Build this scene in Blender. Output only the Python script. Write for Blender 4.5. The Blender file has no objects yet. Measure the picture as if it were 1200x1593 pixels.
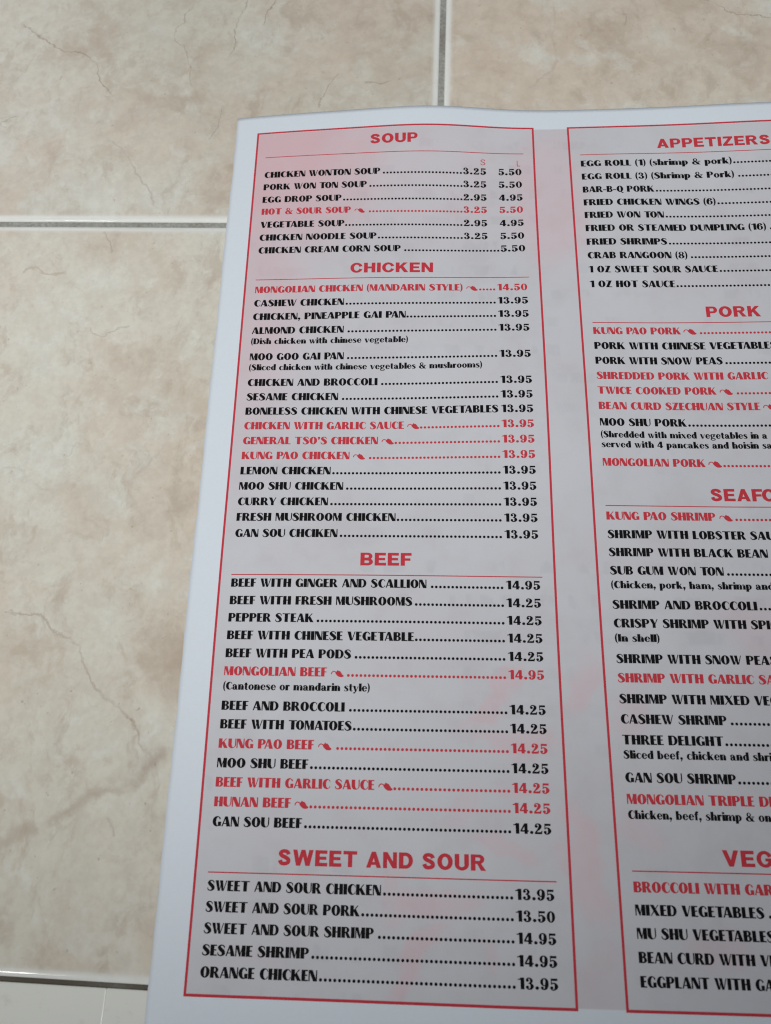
import bpy, math, random
import numpy as np
from mathutils import Matrix, Vector
from mathutils.geometry import delaunay_2d_cdt

random.seed(7)
MM = 0.001
scene = bpy.context.scene
col = scene.collection

# ------------------------------------------------------------------ camera
cam_data = bpy.data.cameras.new('camera')
cam = bpy.data.objects.new('camera', cam_data)
col.objects.link(cam)
scene.camera = cam
rot = Matrix(((0.9987595, -0.0033395, 0.0496819),
              (0.0185862, 0.9506398, -0.3097393),
              (-0.0461952, 0.3102784, 0.9495227)))
cam.matrix_world = Matrix.Translation((56.948 * MM, -204.093 * MM, 210.622 * MM)) @ rot.to_4x4()
cam_data.sensor_fit = 'VERTICAL'
cam_data.sensor_height = 24.0
cam_data.sensor_width = 18.07
cam_data.lens = 24.0 * 1215.0 / 1593.0
cam_data.clip_start = 0.01
cam_data.clip_end = 60.0
cam_data.dof.use_dof = True
cam_data.dof.focus_distance = 0.232
cam_data.dof.aperture_fstop = 11.0

# ------------------------------------------------------------------ world, lamps, exposure
world = bpy.data.worlds.new('World')
scene.world = world
world.use_nodes = True
bg = world.node_tree.nodes['Background']
bg.inputs['Color'].default_value = (0.86, 0.93, 1.0, 1)
bg.inputs['Strength'].default_value = 0.17

def area_lamp(name, loc, target, sx, sy, power, color):
    d = bpy.data.lights.new(name, 'AREA')
    d.shape = 'RECTANGLE'
    d.size, d.size_y = sx, sy
    d.energy = power
    d.color = color
    o = bpy.data.objects.new(name, d)
    col.objects.link(o)
    o.location = loc
    o.rotation_euler = (Vector(target) - Vector(loc)).to_track_quat('-Z', 'Y').to_euler()
    return o

def spot_lamp(name, loc, target, power, cone, radius, color):
    d = bpy.data.lights.new(name, 'SPOT')
    d.energy = power
    d.spot_size = math.radians(cone)
    d.spot_blend = 0.8
    d.shadow_soft_size = radius
    d.color = color
    o = bpy.data.objects.new(name, d)
    col.objects.link(o)
    o.location = loc
    o.rotation_euler = (Vector(target) - Vector(loc)).to_track_quat('-Z', 'Y').to_euler()
    return o

# an unseen spot added to shape the falloff over the table, soft light from the room beyond it, and one ceiling fitting behind the viewer
spot_lamp('falloff_spot', (0.072, -0.548, 0.942), (-0.047, 0.108, 0.0), 27.0, 42.5, 0.06, (1.0, 0.985, 0.965))
area_lamp('room_light', (-0.9, 0.9, 1.1), (0.0, -0.1, 0.0), 0.9, 0.9, 3.0, (1.0, 0.985, 0.96))
area_lamp('ceiling_lamp', (-0.95, -1.17, 1.46), (0.0, -0.1, 0.0), 0.34, 0.06, 6.0, (1.0, 0.97, 0.92))

scene.view_settings.view_transform = 'Standard'
scene.view_settings.look = 'None'
scene.view_settings.exposure = 0.0
scene.view_settings.gamma = 1.0
scene.view_settings.use_curve_mapping = False

scene.cycles.filter_width = 1.15

# ------------------------------------------------------------------ helpers
def link(name, me, mat=None, parent=None, smooth=False):
    o = bpy.data.objects.new(name, me)
    col.objects.link(o)
    if mat:
        me.materials.append(mat)
    if parent:
        o.parent = parent
    if smooth:
        me.polygons.foreach_set('use_smooth', [True] * len(me.polygons))
    return o

def mesh_from(name, verts, faces):
    me = bpy.data.meshes.new(name)
    me.from_pydata(verts, [], faces)
    me.update()
    return me

class Nodes:
    """small helper for writing node trees"""
    def __init__(self, name):
        self.mat = bpy.data.materials.new(name)
        self.mat.use_nodes = True
        self.t = self.mat.node_tree
        self.bsdf = self.t.nodes['Principled BSDF']
    def new(self, kind, **kw):
        n = self.t.nodes.new(kind)
        for k, v in kw.items():
            setattr(n, k, v)
        return n
    def put(self, sock, v):
        if isinstance(v, bpy.types.NodeSocket):
            self.t.links.new(v, sock)
        else:
            sock.default_value = v
    def math(self, op, a, b=0.0, clamp=False):
        n = self.new('ShaderNodeMath', operation=op, use_clamp=clamp)
        self.put(n.inputs[0], a)
        self.put(n.inputs[1], b)
        return n.outputs[0]
    def vmath(self, op, a, b=(0, 0, 0)):
        n = self.new('ShaderNodeVectorMath', operation=op)
        self.put(n.inputs[0], a)
        self.put(n.inputs[1], b)
        return n.outputs[1] if op == 'LENGTH' else n.outputs[0]
    def scale(self, a, s):
        n = self.new('ShaderNodeVectorMath', operation='SCALE')
        self.put(n.inputs[0], a)
        self.put(n.inputs[3], s)
        return n.outputs[0]
    def noise(self, vec, scale, detail=4.0, rough=0.55, w=None):
        n = self.new('ShaderNodeTexNoise')
        if w is not None:
            n.noise_dimensions = '4D'
            self.put(n.inputs['W'], w)
        self.put(n.inputs['Vector'], vec)
        n.inputs['Scale'].default_value = scale
        n.inputs['Detail'].default_value = detail
        n.inputs['Roughness'].default_value = rough
        return n
    def ramp(self, v, lo, hi, a=0.0, b=1.0, smooth=True):
        n = self.new('ShaderNodeMapRange')
        if smooth:
            n.interpolation_type = 'SMOOTHSTEP'
        self.put(n.inputs[0], v)
        for i, x in enumerate((lo, hi, a, b)):
            n.inputs[i + 1].default_value = x
        return n.outputs[0]
    def mix(self, f, a, b, blend='MIX'):
        n = self.new('ShaderNodeMix', data_type='RGBA', blend_type=blend)
        self.put(n.inputs[0], f)
        self.put(n.inputs[6], a)
        self.put(n.inputs[7], b)
        return n.outputs[2]
    def coords(self):
        return self.new('ShaderNodeTexCoord').outputs['Object']
    def bump(self, h, strength, dist):
        n = self.new('ShaderNodeBump')
        n.inputs['Strength'].default_value = strength
        n.inputs['Distance'].default_value = dist
        self.put(n.inputs['Height'], h)
        self.put(self.bsdf.inputs['Normal'], n.outputs[0])

def rgb(r, g, b):
    return (r, g, b, 1.0)

# page millimetres (u to the right, v down the page) to shader object coordinates
def uv(u, v):
    return (u * MM, -v * MM, 0.0)

# ------------------------------------------------------------------ materials
def curve_vein(N, vec, pts, width, region=None):
    """a wandering line through pts (page mm), returned as a 0..1 mask"""
    (x0, y0), (x1, y1) = pts[0], pts[-1]
    L = math.hypot(x1 - x0, y1 - y0)
    ca, sa = (x1 - x0) / L, (y1 - y0) / L
    loc = [((p[0] - x0) * ca + (p[1] - y0) * sa, -(p[0] - x0) * sa + (p[1] - y0) * ca) for p in pts]
    lo = min(q[1] for q in loc) - 2
    hi = max(q[1] for q in loc) + 2
    d = N.vmath('SUBTRACT', vec, uv(x0, y0))
    sep = N.new('ShaderNodeSeparateXYZ')
    N.put(sep.inputs[0], d)
    X, Y = sep.outputs[0], N.math('MULTIPLY', sep.outputs[1], -1.0)
    t = N.math('ADD', N.math('MULTIPLY', X, ca / (L * MM)), N.math('MULTIPLY', Y, sa / (L * MM)))
    s = N.math('ADD', N.math('MULTIPLY', X, -sa / MM), N.math('MULTIPLY', Y, ca / MM))
    fc = N.new('ShaderNodeFloatCurve')
    c = fc.mapping.curves[0]
    loc[0] = (0.0, loc[0][1])
    c.points[0].location = (0.0, (loc[0][1] - lo) / (hi - lo))
    c.points[1].location = (1.0, (loc[-1][1] - lo) / (hi - lo))
    for q in loc[1:-1]:
        c.points.new(q[0] / L, (q[1] - lo) / (hi - lo))
    fc.mapping.update()
    N.put(fc.inputs['Value'], t)
    f = N.math('ADD', N.math('MULTIPLY', fc.outputs[0], hi - lo), lo)
    dist = N.math('ABSOLUTE', N.math('SUBTRACT', s, f))
    line = N.ramp(dist, 0.0, width, 1.0, 0.0)
    ends = N.math('MULTIPLY', N.ramp(t, 0.0, 0.08), N.ramp(t, 0.85, 1.0, 1.0, 0.0))
    return N.math('MULTIPLY', line, ends)

def tile_material():
    N = Nodes('marbled_beige_glaze')
    co = N.coords()
    info = N.new('ShaderNodeObjectInfo')
    w = N.math('MULTIPLY', info.outputs['Random'], 31.0)
    warp = N.scale(N.vmath('SUBTRACT', N.noise(co, 45, 4, 0.6, w).outputs['Color'], (0.5, 0.5, 0.5)), 0.022)
    wc = N.vmath('ADD', co, warp)
    big = N.noise(wc, 10.0, 7, 0.58, w).outputs['Fac']
    mid = N.noise(wc, 30.0, 7, 0.62, N.math('ADD', w, 5.0)).outputs['Fac']
    fine = N.noise(co, 260.0, 4, 0.7, w).outputs['Fac']
    base = N.mix(N.ramp(big, 0.38, 0.62), rgb(0.660, 0.577, 0.479), rgb(0.678, 0.660, 0.571))
    base = N.mix(N.math('MULTIPLY', N.ramp(mid, 0.50, 0.64), 0.75), base, rgb(0.717, 0.728, 0.663))
    base = N.mix(N.math('MULTIPLY', N.ramp(mid, 0.48, 0.33), 0.75), base, rgb(0.504, 0.415, 0.326))
    cloud = N.noise(wc, 19.0, 7, 0.62, N.math('ADD', w, 11.0)).outputs['Fac']
    base = N.mix(N.math('MULTIPLY', N.ramp(cloud, 0.54, 0.68), 0.45), base, rgb(0.557, 0.472, 0.374))
    small = N.noise(wc, 85.0, 6, 0.65, N.math('ADD', w, 17.0)).outputs['Fac']
    base = N.mix(N.math('MULTIPLY', N.ramp(small, 0.53, 0.70), 0.60), base, rgb(0.501, 0.425, 0.342))
    base = N.mix(N.math('MULTIPLY', N.ramp(small, 0.47, 0.32), 0.55), base, rgb(0.734, 0.742, 0.679))
    streak = N.noise(N.vmath('MULTIPLY', wc, (1.0, 0.38, 1.0)), 120.0, 6, 0.68, N.math('ADD', w, 23.0)).outputs['Fac']
    base = N.mix(N.math('MULTIPLY', N.ramp(streak, 0.53, 0.68), 0.50), base, rgb(0.470, 0.404, 0.319))
    # thin hairlines that come and go
    vo = N.new('ShaderNodeTexVoronoi', feature='DISTANCE_TO_EDGE', voronoi_dimensions='4D')
    N.put(vo.inputs['W'], w)
    warp2 = N.scale(N.vmath('SUBTRACT', N.noise(co, 80, 5, 0.65, w).outputs['Color'], (0.5, 0.5, 0.5)), 0.028)
    N.put(vo.inputs['Vector'], N.vmath('ADD', co, warp2))
    vo.inputs['Scale'].default_value = 21.0
    hair = N.math('MULTIPLY', N.ramp(vo.outputs['Distance'], 0.0, 0.022, 1.0, 0.0),
                  N.ramp(N.noise(co, 28.0, 3, 0.5, N.math('ADD', w, 3.0)).outputs['Fac'], 0.53, 0.66))
    base = N.mix(N.math('MULTIPLY', hair, 0.22), base, rgb(0.30, 0.225, 0.165))
    # the veins of the glaze one can follow by eye
    jit = N.scale(N.vmath('SUBTRACT', N.noise(co, 190, 4, 0.65).outputs['Color'], (0.5, 0.5, 0.5)), 0.0052)
    vc = N.vmath('ADD', co, jit)
    fade = N.ramp(N.noise(co, 120.0, 3, 0.6).outputs['Fac'], 0.30, 0.55, 0.35, 1.0)
    veins = VEINS
    for pts, width, amt, colr in veins:
        m = N.math('MULTIPLY', N.math('MULTIPLY', curve_vein(N, vc, pts, width), fade), amt)
        base = N.mix(m, base, colr)
    # grain
    base = N.mix(N.ramp(fine, 0.35, 0.65, 0.0, 0.24), base, rgb(0.42, 0.35, 0.28))
    speck = N.ramp(N.noise(co, 700.0, 2, 0.5, w).outputs['Fac'], 0.68, 0.77)
    base = N.mix(N.math('MULTIPLY', speck, 0.45), base, rgb(0.33, 0.26, 0.2))
    tone = N.new('ShaderNodeAttribute', attribute_name='tone').outputs['Fac']
    tn = N.new('ShaderNodeCombineColor')
    for k in range(3):
        N.put(tn.inputs[k], tone)
    base = N.mix(1.0, base, tn.outputs[0], 'MULTIPLY')
    # the glaze thins to white where the edge rolls over; part of the white is painted highlight
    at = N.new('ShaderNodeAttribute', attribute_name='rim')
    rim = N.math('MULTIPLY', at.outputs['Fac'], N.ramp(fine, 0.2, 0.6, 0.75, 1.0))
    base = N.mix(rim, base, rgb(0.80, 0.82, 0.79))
    N.put(N.bsdf.inputs['Base Color'], base)
    N.put(N.bsdf.inputs['Roughness'], N.math('MULTIPLY', N.ramp(N.noise(co, 60, 4, 0.6, w).outputs['Fac'], 0.3, 0.7, 0.17, 0.27), N.math('SUBTRACT', 1.0, N.math('MULTIPLY', at.outputs['Fac'], 0.6))))
    N.bsdf.inputs['IOR'].default_value = 1.5
    N.bump(N.noise(co, 55.0, 3, 0.5, w).outputs['Fac'], 0.25, 0.0006)
    return N.mat

BROWN = rgb(0.27, 0.20, 0.155)
VEINS = [
    ([(-93.0, -55.5), (-85.3, -49.0), (-75.7, -41.0), (-65.8, -38.8), (-58.1, -25.5), (-51.6, -18.6)], 0.5, 0.62, BROWN),
    ([(-63.3, 164.8), (-55.7, 164.9), (-49.0, 166.5), (-45.6, 170.6), (-40.8, 172.5), (-36.8, 177.6), (-34.0, 181.9), (-29.8, 186.9), (-24.8, 191.1), (-20.9, 194.4), (-17.3, 200.1), (-13.1, 204.8)], 0.7, 0.5, rgb(0.36,0.265,0.215)),
    ([(-10.4, 199.9), (-14.5, 204.9), (-19.0, 210.0), (-23.0, 211.9), (-28.2, 212.0), (-32.8, 215.5), (-37.5, 218.2), (-42.3, 220.1)], 2.3, 0.42, rgb(0.36,0.28,0.21)),
    ([(-42.3, 220.1), (-44.6, 221.2), (-47.8, 222.8), (-50.8, 224.7), (-54.1, 225.7)], 3.2, 0.4, rgb(0.38,0.30,0.23)),
    ([(-7.7, -64.9), (-10.0, -57.1), (-12.2, -51.0), (-11.8, -43.3), (-13.7, -35.3)], 0.45, 0.6, BROWN),
    ([(-27.9, -62.5), (-31.9, -54.2), (-34.1, -45.7), (-30.7, -41.9), (-28.5, -36.4), (-26.8, -28.9), (-24.6, -20.1)], 0.42, 0.45, BROWN),
    ([(1.9, -63.0), (-1.2, -56.2), (-2.2, -50.0)], 0.4, 0.6, BROWN),
    ([(-14.2, -14.1), (-14.1, -7.0), (-16.1, -2.1), (-18.9, 1.7)], 0.3, 0.45, BROWN),
    ([(153.4, -58.6), (158.7, -55.9), (164.8, -50.5), (170.3, -49.7), (179.8, -47.0)], 0.42, 0.6, BROWN),
    ([(126.1, -55.0), (127.3, -50.4), (127.5, -44.4)], 0.35, 0.5, BROWN),
    ([(-54.7, -0.3), (-47.3, 4.6), (-40.6, 14.2), (-34.4, 23.6), (-32.1, 30.1)], 0.6, 0.35, BROWN),
    ([(-92.6, -7.4), (-90.3, -10.2), (-86.7, -11.2)], 0.4, 0.5, BROWN),
    ([(-74.3, 53.3), (-70.4, 51.1), (-66.4, 53.4), (-62.5, 53.5), (-59.3, 53.3)], 0.9, 0.45, rgb(0.36,0.28,0.21)),
    ([(-48.9, 71.5), (-45.4, 77.3), (-42.6, 75.1), (-39.7, 73.5), (-35.6, 73.5)], 0.6, 0.35, BROWN),
    ([(19.7, -11.7), (21.7, -17.3), (23.7, -23.5), (27.0, -27.2)], 0.35, 0.5, BROWN),
    ([(35.0, -22.6), (40.7, -23.0), (45.6, -23.4)], 0.6, 0.4, BROWN),
    ([(-49.7, 37.5), (-47.6, 40.5), (-46.0, 46.3)], 0.5, 0.4, BROWN),
    ([(-24.7, 218.4), (-23.4, 219.5), (-21.4, 221.9)], 0.7, 0.3, BROWN),
    ([(-24.9, 210.6), (-17.7, 206.5), (-13.1, 202.4), (-10.4, 199.9)], 4.5, 0.3, rgb(0.38,0.30,0.23)),
    ([(-9.3, 171.1), (-9.7, 179.8), (-11.4, 190.0)], 6, 0.25, rgb(0.40,0.32,0.25)),
    ([(90.6, -18.1), (96.3, -23.0), (101.4, -29.2), (101.8, -40.9), (103.1, -59.0)], 0.9, 0.28, rgb(0.36,0.27,0.22)),
]

def grout_material():
    N = Nodes('grey_cement_grout')
    co = N.coords()
    f = N.noise(co, 900, 4, 0.7).outputs['Fac']
    g = N.noise(co, 35, 3, 0.6).outputs['Fac']
    c = N.mix(N.ramp(f, 0.3, 0.7), rgb(0.25, 0.255, 0.235), rgb(0.40, 0.405, 0.375))
    c = N.mix(N.ramp(g, 0.45, 0.7, 0.0, 0.5), c, rgb(0.17, 0.15, 0.12))
    sep = N.new('ShaderNodeSeparateXYZ')
    N.put(sep.inputs[0], co)
    # years of wiping left the front joint grimy
    grime = N.math('MULTIPLY', N.ramp(sep.outputs[1], -0.20, -0.25), N.ramp(g, 0.25, 0.6, 0.55, 0.95))
    c = N.mix(grime, c, rgb(0.085, 0.07, 0.052))
    N.put(N.bsdf.inputs['Base Color'], c)
    N.bsdf.inputs['Roughness'].default_value = 0.95
    N.bump(f, 0.8, 0.0004)
    return N.mat

def trim_material():
    N = Nodes('pale_glazed_edge')
    co = N.coords()
    f = N.noise(co, 18, 4, 0.6).outputs['Fac']
    c = N.mix(f, rgb(0.74, 0.75, 0.69), rgb(0.82, 0.825, 0.77))
    c = N.mix(N.ramp(N.noise(co, 330, 4, 0.7).outputs['Fac'], 0.55, 0.75, 0.0, 0.30), c, rgb(0.52, 0.50, 0.43))
    N.put(N.bsdf.inputs['Base Color'], c)
    N.bsdf.inputs['Roughness'].default_value = 0.22
    N.bump(N.noise(co, 70, 3, 0.5).outputs['Fac'], 0.2, 0.0005)
    return N.mat

def paper_material():
    """bright white paper with a faint watermark picture printed inside the frames"""
    N = Nodes('printed_white_paper')
    co = N.coords()
    sep = N.new('ShaderNodeSeparateXYZ')
    N.put(sep.inputs[0], co)
    X, Y = sep.outputs[0], sep.outputs[1]
    def inside(v, lo, hi):
        return N.math('MULTIPLY', N.ramp(v, lo - 0.0002, lo + 0.0002), N.ramp(v, hi - 0.0002, hi + 0.0002, 1.0, 0.0))
    area = N.math('MULTIPLY', inside(X, 0.0, 0.1972), inside(Y, -0.2568, -0.0004))
    white = N.mix(N.noise(co, 900, 3, 0.6).outputs['Fac'], rgb(0.675, 0.738, 0.805), rgb(0.715, 0.778, 0.845))
    wob = N.scale(N.vmath('SUBTRACT', N.noise(co, 60, 5, 0.6).outputs['Color'], (0.5, 0.5, 0.5)), 0.020)
    wc = N.vmath('ADD', co, wob)
    tint = N.mix(N.ramp(N.noise(co, 22, 4, 0.6).outputs['Fac'], 0.3, 0.7), rgb(0.572, 0.572, 0.610), rgb(0.592, 0.604, 0.645))
    blot = N.noise(co, 75, 6, 0.65).outputs['Fac']
    tint = N.mix(N.ramp(blot, 0.44, 0.70, 0.0, 0.26), tint, rgb(0.475, 0.455, 0.48))
    # the printing on the back shows through a little, in soft rows
    sepw = N.new('ShaderNodeSeparateXYZ')
    N.put(sepw.inputs[0], N.vmath('ADD', co, N.scale(N.vmath('SUBTRACT', N.noise(co, 120, 3, 0.5).outputs['Color'], (0.5, 0.5, 0.5)), 0.003)))
    rows = N.ramp(N.math('SINE', N.math('MULTIPLY', sepw.outputs[1], 2 * math.pi / 0.0096)), 0.15, 0.75)
    words = N.ramp(N.noise(N.vmath('MULTIPLY', co, (1.0, 0.3, 1.0)), 150.0, 3, 0.6).outputs['Fac'], 0.50, 0.60)
    ghost = N.math('MULTIPLY', N.math('MULTIPLY', rows, words), N.ramp(N.noise(co, 16.0, 2, 0.5).outputs['Fac'], 0.42, 0.62, 0.0, 0.20))
    tint = N.mix(ghost, tint, rgb(0.40, 0.41, 0.45))
    pink = None
    for (u, v, ru, rv, ang, amt) in PINK:
        d = N.vmath('SUBTRACT', wc, uv(u, v))
        a = math.radians(ang)
        s2 = N.new('ShaderNodeSeparateXYZ')
        N.put(s2.inputs[0], d)
        dx = N.math('ADD', N.math('MULTIPLY', s2.outputs[0], math.cos(a) / (ru * MM)), N.math('MULTIPLY', s2.outputs[1], -math.sin(a) / (ru * MM)))
        dy = N.math('ADD', N.math('MULTIPLY', s2.outputs[0], math.sin(a) / (rv * MM)), N.math('MULTIPLY', s2.outputs[1], math.cos(a) / (rv * MM)))
        r2 = N.math('SQRT', N.math('ADD', N.math('MULTIPLY', dx, dx), N.math('MULTIPLY', dy, dy)))
        m = N.ramp(r2, 0.25 if ru > 20 else 0.45, 1.05, amt if ru > 20 else amt * 0.9, 0.0)
        pink = m if pink is None else N.math('MAXIMUM', pink, m)
    pink = N.math('MULTIPLY', pink, N.ramp(blot, 0.25, 0.6, 0.75, 1.05))
    tint = N.mix(pink, tint, rgb(0.69, 0.455, 0.495))
    c = N.mix(area, white, tint)
    # a few specks of dirt
    vo = N.new('ShaderNodeTexVoronoi', feature='F1')
    N.put(vo.inputs['Vector'], co)
    vo.inputs['Scale'].default_value = 55.0
    dot = N.math('MULTIPLY', N.ramp(vo.outputs['Distance'], 0.008, 0.016, 1.0, 0.0),
                 N.math('GREATER_THAN', N.new('ShaderNodeSeparateColor').outputs[0], 2.0))
    sc = N.new('ShaderNodeSeparateColor')
    N.put(sc.inputs[0], vo.outputs['Color'])
    dot = N.math('MULTIPLY', N.ramp(vo.outputs['Distance'], 0.008, 0.016, 1.0, 0.0), N.math('GREATER_THAN', sc.outputs[0], 0.80))
    c = N.mix(N.math('MULTIPLY', dot, 0.55), c, rgb(0.25, 0.23, 0.22))
    N.put(N.bsdf.inputs['Base Color'], c)
    N.bsdf.inputs['Roughness'].default_value = 0.62
    N.bsdf.inputs['Specular IOR Level'].default_value = 0.3
    N.bump(N.math('ADD', N.noise(co, 1500, 3, 0.6).outputs['Fac'], N.math('MULTIPLY', N.noise(co, 60, 3, 0.5).outputs['Fac'], 6.0)), 0.25, 0.0001)
    return N.mat

def ink_material(name, a, b):
    N = Nodes(name)
    N.put(N.bsdf.inputs['Base Color'], N.mix(N.noise(N.coords(), 1200, 3, 0.6).outputs['Fac'], a, b))
    N.bsdf.inputs['Roughness'].default_value = 0.7
    N.bsdf.inputs['Specular IOR Level'].default_value = 0.06
    return N.mat

# soft pink shapes of the printed watermark: centre u, v, radii, turn, strength (page mm)
PINK = [(2, 6, 60, 62, 0, 0.80), (0, 60, 30, 80, 0, 0.42), (97, 28, 16, 34, 0, 0.40), (60, 20, 40, 40, 0, 0.15),
        (76, 186, 13, 3.2, -38, 0.42), (80, 196, 13, 5, 8, 0.40), (66, 213, 8, 4, -60, 0.22), (80, 208, 9, 2.2, 12, 0.30),
        (78, 222, 12, 2.6, 15, 0.36), (60, 236, 16, 4.6, -8, 0.44), (50, 231, 9, 3, -50, 0.30), (54, 250, 16, 3.2, -52, 0.46),
        (71, 247, 6, 2, 80, 0.25), (99, 182, 5, 11, 10, 0.40), (97, 226, 6, 16, -12, 0.42), (110, 190, 5, 8, 0, 0.25),
        (112, 219, 7, 5, 30, 0.25), (99, 252, 8, 14, 0, 0.20), (128, 245, 9, 5, 0, 0.25), (18, 250, 9, 3, 40, 0.15),
        (150, 170, 20, 14, 30, 0.25)]

TILE = tile_material()
GROUT = grout_material()
TRIM = trim_material()
PAPER = paper_material()
BLACK = ink_material('black_ink', rgb(0.004, 0.004, 0.005), rgb(0.010, 0.010, 0.011))
RED = ink_material('red_ink', rgb(0.50, 0.035, 0.052), rgb(0.60, 0.055, 0.075))

# ------------------------------------------------------------------ the tiled tabletop
TABLE_Z = -1.7 * MM
TURN = -0.0235                      # the tile grid is turned a little against the page
top = bpy.data.objects.new('tabletop', None)
col.objects.link(top)
top['kind'] = 'structure'
ORG = Vector((61.0 * MM, -36.9 * MM, 0))        # where four tiles meet
RT = Matrix.Rotation(TURN, 3, 'Z')
PITCH = 221.3 * MM
GAP = 1.8 * MM

def grid_point(x, y, z):
    p = RT @ Vector((x, y, 0)) + ORG
    return (p.x, p.y, z)

def slab(name, x0, x1, y0, y1, mat, profile, corner=1.6 * MM, thick=7 * MM, tone=1.0):
    """a pressed tile: rounded corners, edges that roll over following profile (inset, drop, whiteness)"""
    verts, faces, wht = [], [], []
    ring_n = None
    prof = [(0.0, thick, 0.0)] + profile
    for ins, drop, wv in prof:
        r = max(corner - ins, 0.25 * MM)
        ring = []
        for cx_, cy_, a0 in ((x1, y1, 0), (x0, y1, 90), (x0, y0, 180), (x1, y0, 270)):
            sx = -1 if cx_ == x1 else 1
            sy = -1 if cy_ == y1 else 1
            ox, oy = cx_ + sx * (ins + r), cy_ + sy * (ins + r)
            for k in range(5):
                a = math.radians(a0 + 22.5 * k)
                ring.append(grid_point(ox + r * math.cos(a), oy + r * math.sin(a), TABLE_Z - drop))
        verts += ring
        wht += [wv] * len(ring)
        n = len(ring)
    for i in range(len(prof) - 1):
        for k in range(n):
            a, b = i * n + k, i * n + (k + 1) % n
            faces.append((a, b, b + n, a + n))
    faces.append(tuple(range((len(prof) - 1) * n, len(prof) * n)))
    me = mesh_from(name, verts, faces)
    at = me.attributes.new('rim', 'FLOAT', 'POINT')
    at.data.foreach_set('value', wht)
    tn = me.attributes.new('tone', 'FLOAT', 'POINT')
    tn.data.foreach_set('value', [tone] * len(verts))
    return link(name, me, mat, top, smooth=True)

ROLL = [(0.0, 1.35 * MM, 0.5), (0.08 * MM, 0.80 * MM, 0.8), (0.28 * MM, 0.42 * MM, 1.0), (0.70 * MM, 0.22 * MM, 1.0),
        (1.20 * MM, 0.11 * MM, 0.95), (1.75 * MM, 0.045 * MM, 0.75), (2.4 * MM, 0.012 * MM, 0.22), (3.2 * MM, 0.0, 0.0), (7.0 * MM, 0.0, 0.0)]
# fired a little differently, each tile has its own depth of colour
TONES = {(-1, 0): 0.94, (0, 0): 1.0, (-1, -1): 1.0, (0, -1): 1.0}
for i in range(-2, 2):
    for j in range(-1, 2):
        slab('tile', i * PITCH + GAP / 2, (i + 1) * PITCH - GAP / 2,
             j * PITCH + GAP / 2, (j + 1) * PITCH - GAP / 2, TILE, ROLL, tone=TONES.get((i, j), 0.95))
# pale edging along the front of the table
y_front = -PITCH - 22 * MM
EDGE = [(0.0, 0.46 * MM, 0), (0.03 * MM, 0.41 * MM, 0), (0.10 * MM, 0.375 * MM, 0), (0.5 * MM, 0.36 * MM, 0), (1.4 * MM, 0.35 * MM, 0), (5.0 * MM, 0.35 * MM, 0)]
xj = -75.5 * MM
for a, b in ((xj - 300 * MM, xj - 0.004 * MM), (xj + 0.004 * MM, xj + 300 * MM), (xj + 300.8 * MM, 2 * PITCH - GAP / 2)):
    slab('edge_trim', a, b, y_front, -PITCH - GAP / 2 + 0.75 * MM, TRIM, EDGE, corner=0.3 * MM, thick=26 * MM)
# grout bed and board under the tiles
def bed(name, x0, x1, y0, y1, z0, z1, mat):
    c = [grid_point(x, y, z) for z in (z0, z1) for x, y in ((x0, y0), (x1, y0), (x1, y1), (x0, y1))]
    f = [(3, 2, 1, 0), (4, 5, 6, 7), (0, 1, 5, 4), (1, 2, 6, 5), (2, 3, 7, 6), (3, 0, 4, 7)]
    return link(name, mesh_from(name, c, f), mat, top)
bed('grout', -2 * PITCH, 2 * PITCH - 0.5 * MM, -PITCH - 2.6 * MM, 2 * PITCH, TABLE_Z - 25 * MM, TABLE_Z - 0.75 * MM, GROUT)

# ------------------------------------------------------------------ the sheet
GU = [-9 + i * 209 / 9 for i in range(10)]
GV = [-9 + i * 279 / 7 for i in range(8)]
ZW = [-0.65, 0.66, 1.13, 2.81, 0.11, -0.44, -0.1, 0.62, 1.08, 0.28, -0.07, -0.05, -0.48, -0.71, -1.61, 0.73, -0.15, -0.74, -0.15, 0.05, 0.13, -0.09, 0.88, 0.6, 0.41, -0.11, -0.28, 0.19, -0.11, -0.05, -0.09, -0.12, -0.77, -0.43, 1.1, 0.17, -0.33, -0.4, 0.07, 0.02, -0.04, 0.4, 0.8, 0.59, -0.44, -0.2, -0.14, -1.18, -0.46, -0.03, 0.02, 0.03, -0.22, -0.26, -0.5, -0.55, -0.34, -0.33, -0.08, -0.0, -0.94, -1.04, -0.44, 0.1, 1.23, 0.17, -0.7, -0.5, -0.07, -0.0, -0.32, -0.35, -0.14, 0.04, 0.44, 0.1, -0.19, -0.14, -0.02, -0.0]
def sheet_z(U, V):
    """height of the paper in mm: it arches a little between folds"""
    U = np.asarray(U, float)
    V = np.asarray(V, float)
    z = np.zeros_like(U)
    k = 0
    for gv in GV:
        for gu in GU:
            z += ZW[k] * np.exp(-((U - gu) / 24) ** 2 - ((V - gv) / 38) ** 2)
            k += 1
    f = 1 - 0.65 * np.clip((V - 120) / 110, 0, 1)
    z = z * f - 0.85 * np.exp(-(U + 9.0) / 5.0)        # the free edge settles onto the tiles
    lo = -1.45
    return np.where(z < lo + 0.5, lo + 0.5 * np.exp((np.minimum(z, lo + 0.5) - lo - 0.5) / 0.5), z)

def on_sheet(pts, lift):
    P = np.asarray(pts, float).reshape(-1, 2)
    z = sheet_z(P[:, 0], P[:, 1]) + lift
    return np.stack([P[:, 0] * MM, -P[:, 1] * MM, z * MM], 1).tolist()

menu = bpy.data.objects.new('menu', None)
col.objects.link(menu)
menu['label'] = 'white printed takeout menu sheet with red framed columns lying on beige marbled tiles'
menu['category'] = 'menu'

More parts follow.
